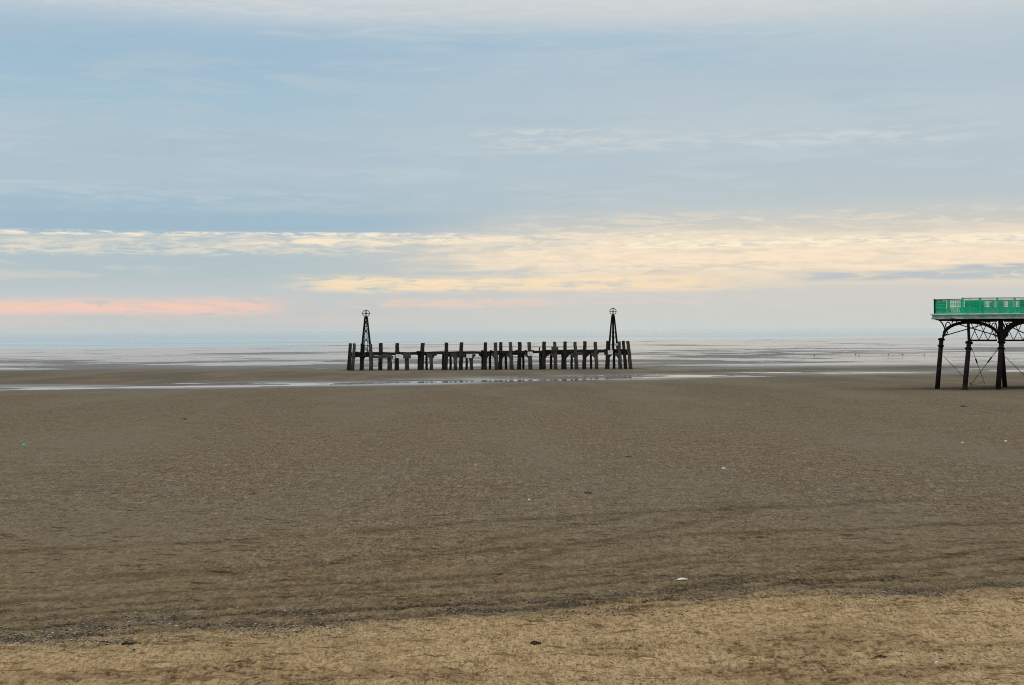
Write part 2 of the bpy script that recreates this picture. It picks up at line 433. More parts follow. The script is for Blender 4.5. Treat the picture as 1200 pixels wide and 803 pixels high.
ql = k.m('MAXIMUM', nlt, k.m('MAXIMUM', k.sub(1.0, k.ss(.39, .44, q1)), k.m('MAXIMUM', k.sub(1.0, k.ss(.38, .43, q2)), k.mul(f3, k.sub(1.0, k.ss(.37, .42, q3))))))
midc = k.mix(k.ss(.38, .62, g1), L4(95, 82, 68), L4(136, 121, 102))
midc = k.mix(k.mul(qd, .68), midc, L4(66, 55, 42)); midc = k.mix(k.mul(ql, .55), midc, L4(166, 151, 127))
midc = k.mix(k.mul(k.ss(.42, .7, g2), .45), midc, L4(110, 92, 68))
midc = k.mix(k.mul(k.ss(.42, .66, g3), .5), midc, L4(124, 116, 98))
ykw = k.ss(19.0, 34.0, Y)
midc = k.mix(k.mul(k.sub(1.0, ykw), .55), midc, k.mix(k.ss(.35, .65, g1), L4(96, 78, 54), L4(150, 129, 94)))
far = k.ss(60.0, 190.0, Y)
midc = k.mix(k.mul(k.mul(k.sub(1.0, k.ss(24.0, 60.0, Y)), k.ss(k.sub(.665, k.mul(st2, .20)), k.sub(.72, k.mul(st2, .20)), st1)), .8), midc, L4(72, 58, 42))
st3 = k.noise(k.vec(k.mul(X, .5), k.mul(Y, .9), 6.0), 1.0, 8, .72, .2)
midc = k.mix(k.mul(k.ss(.55, .66, st3), .35), midc, L4(84, 70, 53))
midc = k.mix(k.mul(k.sub(1.0, k.ss(.34, .45, st3)), .25), midc, L4(150, 136, 113))
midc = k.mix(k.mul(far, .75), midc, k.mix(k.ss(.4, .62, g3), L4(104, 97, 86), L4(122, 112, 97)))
dryc = k.mix(k.ss(.38, .62, g1), L4(150, 126, 92), L4(188, 160, 121))
dryc = k.mix(k.mul(qd, .6), dryc, L4(104, 83, 57)); dryc = k.mix(k.mul(ql, .5), dryc, L4(206, 179, 138))
dryc = k.mix(k.mul(k.ss(.5, .68, g2), .4), dryc, L4(150, 124, 88))
dryc = k.mix(k.mul(k.ss(k.sub(.665, k.mul(st2, .20)), k.sub(.72, k.mul(st2, .20)), st1), .8), dryc, L4(98, 78, 52))
pa = k.attr('patch')
st4 = k.noise(k.vec(k.mul(X, 3.6), k.mul(Y, 6.5), 13.0), 1.0, 7, .72, .3)
pm = k.ss(k.sub(.64, k.mul(pa, .17)), k.sub(.71, k.mul(pa, .15)), st4)
dryc = k.mix(k.mul(k.m('MULTIPLY_ADD', pa, .38, k.mul(k.ss(.48, .66, st2), .25)), .9), dryc, L4(124, 102, 74))
dryc = k.mix(k.mul(pm, k.m('MULTIPLY_ADD', qs, .55, .4)), dryc, k.mix(k.ss(.42, .58, g1), L4(80, 61, 42), L4(116, 93, 66)))
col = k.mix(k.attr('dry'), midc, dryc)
col = k.mix(k.mul(k.m('POWER', k.attr('strand'), .7), k.mul(k.m('MULTIPLY_ADD', qs, .4, .6), k.m('MULTIPLY_ADD', k.ss(.42, .54, g1), .6, .4))), col, L4(44, 35, 25))
col = k.mix(k.mul(k.attr('wrack'), k.mul(k.ss(.42, .56, g4), .7)), col, L4(84, 79, 71))
col = k.mix(k.mul(k.attr('prints'), .75), col, L4(84, 66, 44))
spk = k.ss(.70, .78, k.noise(mpv, 26.0, 2, .5))
col = k.mix(k.mul(spk, k.mul(k.sub(1.0, k.attr('dry')), .30)), col, L4(196, 186, 166))
col = k.mix(k.mul(k.attr('foot_dark'), .8), col, L4(58, 53, 47))
# damp and standing water on the far flats
Yo = k.sub(Y, k.mul(X, .20))
wn = k.noise(k.vec(k.mul(X, .022), k.mul(Yo, .030), 2.0), 1.0, 8, .70, .6)
wn3 = k.noise(k.vec(k.mul(X, .006), k.mul(Yo, .011), 9.0), 1.0, 3, .5, .3)
wn2 = k.noise(k.vec(k.mul(X, .05), k.mul(Y, .09), 5.0), 1.0, 6, .66)
wetA = k.attr('wet'); film = k.attr('film')
damp = k.m('MAXIMUM', wetA, k.mul(film, .9))
col = k.mix(k.mul(damp, .85), col, k.mix(k.ss(.4, .6, wn2), L4(86, 83, 77), L4(106, 101, 92)))
depth = k.ss(270.0, 560.0, k.sub(Y, k.mul(X, .40)))
wsum = k.add(k.mul(wn, .7), k.mul(wn3, .3))
water = k.mul(wetA, k.ss(k.sub(.495, k.mul(depth, .075)), k.sub(.53, k.mul(depth, .07)), wsum))
gl = k.add(k.mul(water, .70), k.mul(wetA, k.add(.18, k.mul(depth, .10))))
gl = k.m('MAXIMUM', gl, k.mul(film, k.add(.12, k.mul(k.ss(.46, .60, wn2), .50))))
rough = k.sub(.36, k.mul(water, .26))
df = k.new('ShaderNodeBsdfDiffuse'); k.put(df.inputs[0], col)
hgt = k.add(k.mul(g1, .5), k.add(k.mul(q2, .3), k.mul(q1, .2)))
k.put(df.inputs['Normal'], k.bump(k.mul(hgt, k.sub(1.0, damp)), .8, .09))
gs = k.new('ShaderNodeBsdfGlossy'); gs.inputs[0].default_value = (.93, .94, .95, 1); k.put(gs.inputs['Roughness'], rough)
fr = k.new('ShaderNodeFresnel'); fr.inputs[0].default_value = 1.45
ms = k.new('ShaderNodeMixShader'); k.put(ms.inputs[0], k.mul(gl, k.m('MAXIMUM', k.m('POWER', fr.outputs[0], .5), .15)))
k.l.new(df.outputs[0], ms.inputs[1]); k.l.new(gs.outputs[0], ms.inputs[2]); k.l.new(ms.outputs[0], out.inputs[0])
me.materials.append(m)

# ------------------------------------------------------------------ sea
m, k, out = material('grey sea water')
tc = k.new('ShaderNodeTexCoord'); X, Y, Z = k.xyz(tc.outputs['Object'])
s1 = k.noise(k.vec(k.mul(X, .004), k.mul(Y, .02)), 1.0, 6, .6)
s2 = k.noise(k.vec(k.mul(X, .0009), k.mul(Y, .0022), 4.0), 1.0, 4, .55)
p = k.new('ShaderNodeBsdfPrincipled')
k.put(p.inputs['Base Color'], k.mix(k.ss(700.0, 5000.0, Y), k.mix(k.ss(.35, .65, s1), L4(152, 175, 181), L4(192, 206, 209)), L4(196, 205, 206)))  # base colour fades to a sky tone offshore: aerial haze painted in
k.put(p.inputs['Roughness'], k.add(.10, k.mul(s2, .22))); p.inputs['IOR'].default_value = 1.33
k.l.new(p.outputs[0], out.inputs[0])
bm = bmesh.new()
xs = [-60000, -20000, -8000, -3000, -1200, -500, -200, 0, 200, 500, 1200, 3000, 8000, 20000, 60000]
ys = [400, 600, 900, 1400, 2500, 5000, 12000, 60000]
gv = [[bm.verts.new((x, yv, SEA)) for x in xs] for yv in ys]
for a, b in zip(gv, gv[1:]):
    for i in range(len(xs) - 1): bm.faces.new((a[i], a[i + 1], b[i + 1], b[i]))
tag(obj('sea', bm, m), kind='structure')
# swash: low broken wavelets along the water's edge
# ------------------------------------------------------------------ standing water in the tidal channel
m_pool, k, out = material('still tidal water')
tc = k.new('ShaderNodeTexCoord')
gs = k.new('ShaderNodeBsdfPrincipled'); gs.inputs['Base Color'].default_value = (.10, .10, .095, 1)
gs.inputs['Roughness'].default_value = .10; gs.inputs['IOR'].default_value = 1.33
k.l.new(gs.outputs[0], out.inputs[0])
tx = np.arange(-95, 95, .6); tt = np.arange(-13, 13, .16)
TX, TT = np.meshgrid(tx, tt)
CY = chan_y(TX) + (fbm(TX / 14, TX * 0, 70, 3) - .5) * 5
PY = CY + TT
env = np.exp(-((TT + 1.0) / 4.6) ** 2)
env2 = .62 * np.exp(-((TT - 7 - (TX - 15) * .03) / 3.0) ** 2) * sstep(-10, 20, TX)
env3 = .62 * np.exp(-((TT + 7.5) / 2.5) ** 2) * sstep(-8, 10, TX)
fall = .66 + .46 * (1 - sstep(-40, -8, TX)) + .22 * np.exp(-((TX - 17) / 9) ** 2)
nz = .6 * fbm(TX / 7, PY / 2.4, 71, 5) + .4 * fbm(TX / 24, PY / 5, 77, 3)
mask = (np.maximum(np.maximum(env, env2), env3) * fall + (nz - .5) * 2.9 - .22 * sstep(.48, .60, fbm(TX / 6, TX * 0, 79, 4)) * sstep(-35, -15, TX)) > .60
bm = bmesh.new(); vv = {}
def gvx(i, j):
    if (i, j) not in vv:
        vv[(i, j)] = bm.verts.new((TX[i, j], PY[i, j], gzf(PY[i, j]) - .08 * math.exp(-((PY[i, j] - chan_y(TX[i, j])) / 9) ** 2) + .012))
    return vv[(i, j)]
for i in range(len(tt) - 1):
    for j in range(len(tx) - 1):
        if mask[i, j]: bm.faces.new((gvx(i, j), gvx(i, j + 1), gvx(i + 1, j + 1), gvx(i + 1, j)))
tag(obj('tidal_channel_water', bm, m_pool, smooth=True), kind='structure')

# ------------------------------------------------------------------ materials for built things
def algae(k, tc, col):
    z = k.xyz(tc.outputs['Object'])[2]
    f = k.sub(1.0, k.ss(.2, 1.5, z))
    return k.mix(k.mul(f, .7), col, (.018, .021, .014, 1))
wood_dark = simple('tarred old timber', (.014, .013, .012), (.045, .038, .031), .85, 2.5, .5, .03, stretch=(4, 4, .5), extra=algae)
wood_grey = simple('weathered grey timber', (.036, .032, .027), (.105, .093, .075), .9, 2.5, .5, .03, stretch=(4, 4, .5), extra=algae)
iron = simple('tarred rusty iron', (.006, .005, .006), (.018, .010, .009), .75, 4, .3, .01, spec=.12)
iron_rod = simple('dull iron rod', (.03, .03, .03), (.07, .06, .05), .6, 4, .2, .01)
def rust(k, tc, col):
    x_, y_, z_ = k.xyz(tc.outputs['Object'])
    f = k.noise(k.vec(k.mul(x_, 3.0), k.mul(y_, 3.0), k.mul(z_, .5)), 1.0, 6, .7)
    g = k.noise(k.vec(x_, y_, z_), .35, 3, .6)
    col = k.mix(k.mul(k.ss(.58, .70, f), .45), col, (.10, .065, .04, 1))
    return k.mix(k.mul(k.ss(.45, .7, g), .35), col, (.22, .46, .34, 1))
green = simple('emerald green paint', (.004, .46, .22), (.012, .56, .29), .5, 3, .12, .01, contrast=(.3, .7), extra=rust)
green_d = simple('dark green paint', (.003, .07, .04), (.006, .13, .07), .5, 3, .12, .01)
fascia_m = simple('faded sea green paint', (.17, .29, .25), (.42, .50, .46), .7, 1.6, .3, .02, stretch=(.8, .8, 3), detail=8, extra=rust)
sill_m = simple('pale mint paint', (.40, .66, .56), (.62, .76, .68), .6, 2, .2, .01)
plank_m = simple('worn deck planks', (.12, .11, .09), (.20, .18, .15), .9, 5, .3, .02)
sign_m = simple('white painted board', (.70, .74, .76), (.82, .84, .84), .5, 6, .1, .005)

# ------------------------------------------------------------------ ruined jetty
JB = G(575, 433.3); JY = JB.y; JZ = JB.z
s = JY / F
jet = thing('ruined_jetty', 'long blackened ruin of a timber landing stage with broken piles on the wet sand', 'jetty', (0, JY, JZ))
def jb(px): return 433.3 - .0085 * (px - 575)           # foot line in the survey
def J(px, py, dy=0.0): return Vector(((px - 600) * s * (JY + dy) / JY, dy, (jb(px) - py) * s))
FR, MD, BK = -1.5, .1, 1.7
def pile(xb, xt, yt, wpx, row, mat, wt=None):
    bm = bmesh.new()
    a = J(xb, jb(xb) + 5, row); b = J(xt, yt, row)
    bar(bm, a, b, wpx * s * 1.16, wpx * s * 1.1, (wt or wpx * .98 * random.uniform(.88, 1.06)) * s, None, seg=9, jit=.032)
    return obj('pile', bm, mat, jet)
D_, G_ = wood_dark, wood_grey
piles = [(407.7, 410.6, 402.9, 3.9, MD, D_), (412.3, 415.2, 402.9, 3.6, FR, G_), (423.3, 424.6, 403.3, 4.2, MD, D_), (434.9, 434.0, 403.5, 3.9, FR, G_),
         (445.3, 446.2, 402.5, 4.2, MD, D_), (456.5, 456.3, 415.8, 4.8, FR, G_), (464.5, 465.5, 402.5, 4.6, MD, D_), (476.8, 476.4, 416.2, 4.2, FR, G_),
         (493.2, 495.4, 402.3, 4.6, MD, D_), (491.2, 491.5, 413, 4.0, BK, D_), (499.6, 499.6, 415, 2.6, BK, D_), (505.6, 504.8, 415, 3.6, FR, G_),
         (521.8, 523.3, 401.7, 4.4, MD, D_), (519.6, 519.8, 413, 3.8, BK, D_), (527.8, 527.8, 414, 2.7, BK, D_), (534.0, 533.0, 414, 4.2, FR, G_),
         (539.5, 540.8, 401.3, 4.2, MD, D_), (546.5, 546.5, 414, 2.6, BK, D_), (552.5, 551.9, 414, 3.7, FR, G_),
         (567.8, 568.8, 401.3, 4.0, MD, D_), (565.6, 566, 412, 3.6, BK, D_), (574.1, 574.1, 413, 2.6, BK, D_), (581.9, 580.4, 401.3, 4.2, FR, G_),
         (586.0, 586.8, 401.0, 4.3, MD, D_), (592.6, 592.6, 413, 2.8, BK, D_), (599.7, 597.9, 400.8, 4.3, FR, G_), (607.8, 609.0, 400.8, 4.3, MD, D_),
         (613.1, 613.1, 413, 2.6, BK, D_), (621.6, 620.1, 400.8, 4.4, FR, G_), (632.3, 632.2, 406.7, 1.5, MD, D_),
         (636.6, 637.5, 400.2, 4.2, MD, D_), (634.4, 635, 411, 3.4, BK, D_), (645.6, 645.6, 412, 2.9, BK, D_), (651.2, 649.9, 400.2, 4.0, FR, G_),
         (661.2, 662.0, 400.0, 4.2, MD, D_), (659.2, 659.6, 411, 3.6, BK, D_), (669.6, 669.6, 412, 2.7, BK, D_), (675.7, 673.7, 400.2, 4.1, FR, G_),
         (684.0, 685.4, 399.6, 4.4, MD, D_), (692.3, 692.3, 411, 2.7, BK, D_), (699.4, 697.4, 400.2, 3.7, FR, G_), (711.2, 712.4, 399.2, 4.6, MD, D_),
         (719.4, 719.4, 411, 2.8, BK, D_), (726.9, 725.3, 399.6, 4.0, FR, G_), (733.4, 730.2, 399.0, 3.6, MD, D_), (739.6, 735.5, 399.2, 3.7, FR, G_)]
for p_ in piles: pile(*p_)
# longitudinal beams, sagging between the bents
def beam(pts, thick, dy, mat, depth=.45):
    bm = bmesh.new()
    for (x0, y0), (x1, y1) in zip(pts, pts[1:]):
        bar(bm, J(x0, y0, dy), J(x1 + .6, y1, dy), depth, thick * s * 1.3, seg=6, jit=.035)
    return obj('beam', bm, mat, jet)
beam([(408, 415.4), (470, 414.8), (495, 414.4), (521, 413.8)], 2.6, MD + .45, D_)
beam([(521, 413.6), (570, 413.2), (637, 412.4)], 2.3, MD + .45, D_)
beam([(637, 411.8), (685, 411.2), (738, 410.8)], 2.9, MD + .45, D_)
beam([(410, 416.8), (437, 417)], 3.4, MD - .5, D_)
beam([(436, 418.4), (460, 418.6)], 2.6, FR - .42, G_)
beam([(472.5, 417.6), (480.6, 417.8)], 4.2, FR - .42, G_)
beam([(562, 414.6), (600, 414.2), (624, 413.8)], 3.3, BK - .4, D_)
beam([(489, 415), (511, 415.2)], 3.2, BK - .4, D_)
beam([(518, 416), (553, 415.6)], 3.6, BK - .4, D_)
beam([(632, 413.6), (653, 413.4), (678, 413), (701, 412.8)], 3.4, BK - .4, D_)
beam([(708, 412.4), (738, 412.2)], 5.2, BK - .4, D_)
beam([(646, 408.4), (653.5, 408.2)], 3.4, FR - .42, G_, .2)
beam([(535, 417), (548, 417.2)], 3.0, FR - .42, D_, .3)
beam([(580, 412.6), (624, 412.4)], 2.2, FR + .4, D_, .3)
beam([(675, 413.8), (681, 414.2)], 2.4, FR - .42, G_, .3)
# short ragged planks left on the deck
for _ in range(26):
    px = random.choice([random.uniform(410, 440), random.uniform(565, 625), random.uniform(632, 738), random.uniform(440, 560)])
    bm = bmesh.new(); yy = np.interp(px, [408, 521, 637, 738], [413.6, 412, 410.6, 409]) - .2
    bar(bm, J(px, yy, -1.7 + random.uniform(0, .5)), J(px + random.uniform(-.6, .6), yy, 1.9 + random.uniform(-.6, .3)), .34, .12, seg=3, jit=.02)
    obj('deck_plank', bm, random.choice((D_, D_, G_)), jet)
# curved knee braces under the beams
def knee(x0, y0, x1, y1, row, mat, wpx=2.0):
    bm = bmesh.new(); pts = []
    for i in range(7):
        t = i / 6 * math.pi / 2
        pts.append((x0 + (x1 - x0) * (1 - math.cos(t)), y0 + (y1 - y0) * math.sin(t)))
    a = [J(px, py, row) for px, py in pts]
    for p0, p1 in zip(a, a[1:]): bar(bm, p0, p1 + (p1 - p0) * .08, .30, wpx * s)
    obj('knee_brace', bm, mat, jet)
for x0, x1, row in ((413.6, 419, MD), (424.2, 418.6, MD), (425, 430, MD), (435.6, 430, MD), (446.5, 450, FR), (456, 450.5, FR), (477.5, 472.4, FR), (476.5, 480.6, FR),
                    (505, 500, FR), (505.8, 509, FR), (533.5, 528, FR), (522.5, 527, MD), (540, 545, MD), (551, 546, FR), (552.8, 557, FR), (566.5, 561, BK), (568.5, 574, MD), (581.2, 576, FR),
                    (587, 592, MD), (599, 593.6, FR), (608.4, 613, MD), (620.8, 615, FR), (637, 643, MD), (650.6, 645, FR), (661.8, 667, MD),
                    (674.6, 669, FR), (684.6, 690, MD), (698.4, 692.6, FR), (712, 717, MD), (726, 720.6, FR)):
    knee(x0, 423.2, x1, 416.6 - (x0 - 410) * .007, row + .02, D_ if row != FR else G_, 3.4)
# little white notice boards nailed to the front
for x0, x1, y0, y1 in ((465, 471.6, 415.3, 419.7), (547, 553.6, 414.8, 419.4), (618, 624, 411.9, 416.6), (711, 716.8, 409.9, 414.8)):
    bm = bmesh.new(); a = J(x0, y1, 0); b = J(x1, y0, 0)
    box(bm, (a.x, FR - .78, a.z), (b.x, FR - .72, b.z))
    o = obj('notice_board', bm, sign_m, jet); o['label'] = 'small white notice board'
for x0, x1, y0, y1 in ((714.6, 716.6, 406.6, 409.4), (721.0, 723.0, 401.8, 404.6)):  # added pale plates for two bright spots, the first a gap in the timber
    bm = bmesh.new(); a = J(x0, y1, 0); b = J(x1, y0, 0)
    box(bm, (a.x, FR + .3, a.z), (b.x, FR + .36, b.z)); obj('pale_plate', bm, sign_m, jet)

def tower(px, yb, ytop, yring, half_b, half_t, rr, label, lattice):
    base = J(px, yb, 0)
    t = thing('beacon_tower', label, 'beacon', (base.x, JY + .2, JZ + base.z), 0, 'iron beacon towers on the ruined jetty')
    h = (yb - ytop) * s; hb = half_b * s; ht = half_t * s
    def cor(sx, sy, f): w_ = hb + (ht - hb) * f; return Vector((sx * w_, sy * w_, h * f))
    legw = .13 if lattice else .14
    for sx in (-1, 1):
        for sy in (-1, 1):
            bm = bmesh.new(); bar(bm, cor(sx, sy, 0), cor(sx, sy, 1), legw * 1.7, None, legw * 1.3); obj('leg', bm, iron, t)
    n = 7 if lattice else 3
    for i in range(n):
        bm = bmesh.new()
        f = (i + .6) / (n + .2) if lattice else (.18, .55, .8)[i]
        for q in ((-1, -1, 1, -1), (1, -1, 1, 1), (1, 1, -1, 1), (-1, 1, -1, -1)):
            bar(bm, cor(q[0], q[1], f), cor(q[2], q[3], f), .08)
        obj('rung', bm, iron, t)
    if lattice:
        bm = bmesh.new()
        for i in range(4):
            f0, f1 = i / 4, (i + 1) / 4
            for sy in (-1, 1):
                bar(bm, cor(-1, sy, f0), cor(1, sy, f1), .05); bar(bm, cor(1, sy, f0), cor(-1, sy, f1), .05)
                bar(bm, cor(sy, -1, f0), cor(sy, 1, f1), .05)
        obj('lattice_brace', bm, iron, t)
        for sx in (-.33, .33):
            bm = bmesh.new(); bar(bm, (sx * hb * 1.1, -hb * .9, 0), (sx * ht, -ht, h), .09); obj('ladder_rail', bm, iron, t)
    else:
        bm = bmesh.new(); bar(bm, (0, 0, 0), (0, 0, h), .38, None, .26); obj('centre_post', bm, iron, t)
        bm = bmesh.new(); bar(bm, cor(-1, -1, 0), cor(1, -1, .5), .05); bar(bm, cor(1, -1, 0), cor(-1, -1, .5), .05); obj('lattice_brace', bm, iron, t)
    bm = bmesh.new(); lathe(bm, (0, 0, h - .05), (0, 0, 1), [(0, ht * 1.25), (.12, ht * 1.5), (.34, ht * 1.35), (.38, .12), (.8, .07)], 10); obj('cap', bm, iron, t)
    cz = (yb - yring) * s
    bm = bmesh.new()
    tube(bm, [(rr * s * math.cos(a), 0, cz + rr * s * math.sin(a)) for a in np.linspace(0, 2 * math.pi, 25)[:-1]], .055, 6, closed=True)
    bm2 = bmesh.new(); tube(bm2, [(0, rr * s * math.cos(a), cz + rr * s * math.sin(a)) for a in np.linspace(0, 2 * math.pi, 25)[:-1]], .045, 6, closed=True)
    tube(bm, [(-rr * s * 1.08, 0, cz), (rr * s * 1.08, 0, cz)], .05, 6)
    tube(bm, [(0, 0, h + .3), (0, 0, cz + rr * s)], .06, 6)
    tube(bm, [(0, -rr * s, cz), (0, rr * s, cz)], .045, 6)
    obj('ring_topmark', bm, iron, t, True); obj('ring_topmark', bm2, iron, t, True)
    return t
tower(428.9, 414.3, 374.3, 367.9, 5.4, 1.6, 4.0, 'left iron beacon tower with ladder-like lattice and a ring on top, on the ruined jetty', True)
tower(718.6, 411.0, 371.2, 364.6, 5.2, 1.5, 3.7, 'right iron beacon tower with open legs round a thick centre post, on the ruined jetty', False)

# ------------------------------------------------------------------ pleasure pier
pier = thing('pleasure_pier', 'green railed end of a Victorian iron pier on dark raking columns', 'pier', (38, 117, gzf(117)))
PO = pier.location.copy()
def Q(px, py, Y): return P(px, py, Y) - PO
def W(x, y, z): return Vector((x, y, z)) - PO
ZT, ZB = 4.94, 4.50
outline = [(35.62, 119.0), (37.5, 117.05), (75, 116.4), (75, 125.0), (38.4, 125.0), (36.9, 122.6)]
def slab(pts, z0, z1, name, mat, grow=0.0):
    bm = bmesh.new()
    cx = sum(p[0] for p in pts) / len(pts); cy = sum(p[1] for p in pts) / len(pts)
    pp = [(x + grow * (1 if x > cx else -1), y_ + grow * (1 if y_ > cy else -1)) for x, y_ in pts]
    loft(bm, [[W(x, y_, z0) for x, y_ in pp], [W(x, y_, z1) for x, y_ in pp]])
    return obj(name, bm, mat, pier)
slab(outline, ZB + .06, ZT - .03, 'deck', plank_m, -.05)
edges = list(zip(outline, outline[1:] + outline[:1]))
for i, (a, b) in enumerate(edges):
    if a[0] == 75 and b[0] == 75: continue
    va, vb = Vector((*a, 0)), Vector((*b, 0)); dirn = (vb - va).normalized(); out_n = Vector((dirn.y, -dirn.x, 0))
    bm = bmesh.new()
    def seg(bm, z0, z1, off, th, ext):
        p0 = va + out_n * off - dirn * ext; p1 = vb + out_n * off + dirn * ext
        zc = (z0 + z1) / 2
        bar(bm, W(p0.x, p0.y, zc), W(p1.x, p1.y, zc), th, z1 - z0)
    seg(bm, ZB, ZT - .08, 0, .12, .02); seg(bm, ZB + .01, ZB + .13, .06, .12, .05)
    obj('fascia', bm, fascia_m, pier)
    bm = bmesh.new(); seg(bm, ZT - .078, ZT + .03, .06, .30, .08); obj('sill', bm, sill_m, pier)

def railing(a, b, npan, h, pitch, infill):
    va, vb = Vector((*a, 0)), Vector((*b, 0)); L_ = (vb - va).length; dr = (vb - va) / L_
    z0 = ZT + .03
    pl = L_ / npan
    for i in range(npan):
        p0 = va + dr * pl * i; p1 = va + dr * pl * (i + 1)
        bm = bmesh.new(); bar(bm, W(p0.x, p0.y, z0), W(p0.x, p0.y, z0 + h), .13); bar(bm, W(p0.x, p0.y, z0 + h - .02), W(p0.x, p0.y, z0 + h + .05), .17)
        obj('railing_post', bm, green, pier)
        bm = bmesh.new()
        for zz, th in ((.07, .06), (.50, .05), (.76, .035), (.97, .035)):
            bar(bm, W(p0.x, p0.y, z0 + zz), W(p1.x, p1.y, z0 + zz), .05, th)
        panel = obj('railing_panel', bm, green, pier)
        bm = bmesh.new()
        n = max(2, int(pl / pitch))
        for j in range(n):
            q = p0 + dr * (pl * (j + .5) / n)
            bar(bm, W(q.x, q.y, z0 + .08), W(q.x, q.y, z0 + h - .06), .026)
            if j % 2 == 0 or infill > .5:                   # short pickets in the lower half
                q2 = q + dr * (pl / n / 2)
                bar(bm, W(q2.x, q2.y, z0 + .08), W(q2.x, q2.y, z0 + .49), .03)
            # scroll ring under the mid rail
        for j in range(max(1, n // 3)):
            q = p0 + dr * (pl * (j + .5) / max(1, n // 3))
            tube(bm, [W(q.x, q.y, z0 + .28) + Vector((dr.x * .1 * math.cos(t), dr.y * .1 * math.cos(t), .15 * math.sin(t))) for t in np.linspace(0, 2 * math.pi, 11)[:-1]], .016, 4, closed=True)
        bl = obj('baluster', bm, green, panel)
    # top handrail
    bm = bmesh.new(); bar(bm, W(va.x, va.y, z0 + h), W(vb.x, vb.y, z0 + h), .15, .07)
    obj('handrail', bm, green_d, pier)
inset = [(35.80, 119.08), (37.58, 117.23), (75, 116.6), (75, 124.85), (38.5, 124.85), (37.05, 122.5)]
railing(inset[0], inset[1], 2, 1.19, .19, 0)
railing(inset[1], inset[2], 26, 1.27, .075, 1)
railing(inset[4], inset[3], 26, 1.2, .10, 1)
railing(inset[5], inset[4], 2, 1.2, .10, 1)
railing(inset[0], inset[5], 3, 1.19, .2, 0)
# boarded windbreak behind part of the front railing
def board(px0, px1, z1, Yb, mat):
    bm = bmesh.new()
    a = (px0 - 600) / F * Yb; b = (px1 - 600) / F * Yb
    n = max(1, int((b - a) / .22))
    for i in range(n):
        x0 = a + (b - a) * i / n
        box(bm, W(x0, Yb, ZT + .02), W(x0 + (b - a) / n - .012, Yb + .04, z1))
    obj('windbreak_board', bm, mat, pier)
board(1131, 1142, 6.05, 117.7, green); board(1142.2, 1154, 6.08, 117.75, green); board(1160, 1165, 5.9, 117.75, green)
board(1169, 1176, 6.08, 117.75, green); board(1184, 1187, 6.0, 117.75, green); board(1195, 1240, 6.1, 117.8, green_d)
# columns
def column(pb, pt, r=.20, capz=None, base=False):
    pb = Vector(pb); pt = Vector(pt); ax = pt - pb; Ln = ax.length
    pb2 = pb - ax.normalized() * .5
    bm = bmesh.new(); lathe(bm, pb2, ax, [(0, r * 1.02), (Ln + .5, r * .92)], 16); c = obj('column', bm, iron, pier, True)
    bm = bmesh.new()
    if base: lathe(bm, pb - ax.normalized() * .15, ax, [(0, r * 1.55), (.25, r * 1.5), (.3, r * 1.1), (.6, r * 1.02)], 16)
    for f, k_ in ((Ln, 1.5), (Ln - .55, 1.38)):
        lathe(bm, pb + ax.normalized() * (f - .14), ax, [(0, r * .98), (.05, r * k_), (.11, r * k_), (.2, r * .95)], 16)
    obj('collar', bm, iron, c, True)
    return c
YA, YB_, YC, YD = 119.2, 117.5, 117.6, 121.4
colA = (Q(1098, 455.9, 118.6), Q(1103.2, 397.2, YA)); column(*colA)
colB = (Q(1130, 457.9, 116.0), Q(1135.6, 401.0, YB_)); column(*colB, r=.21, base=True)
colC = (Q(1169.2, 457.2, 116.4), Q(1173.6, 400.5, YC)); column(*colC, r=.22)
colD = (Q(1177.2, 453.8, 121.8), Q(1173.4, 400.5, YD)); column(*colD)
colE = (Q(1240, 456.8, 116.0), Q(1244, 400, 117.5)); column(*colE, r=.22)
colF = (Q(1248, 453.6, 121.8), Q(1244, 400, YD)); column(*colF)
# posts carrying on from the columns to the deck
def post(a, b, w_): bm = bmesh.new(); bar(bm, a, b, w_); obj('deck_post', bm, iron, pier)
post(colB[1], Q(1134.6, 374.5, YB_ + .1), .2); post(colC[1], Q(1172.6, 374.5, YC), .34); post(colD[1], Q(1173.0, 374.5, YD), .2)
post(colE[1], Q(1244, 374.5, 117.5), .34)
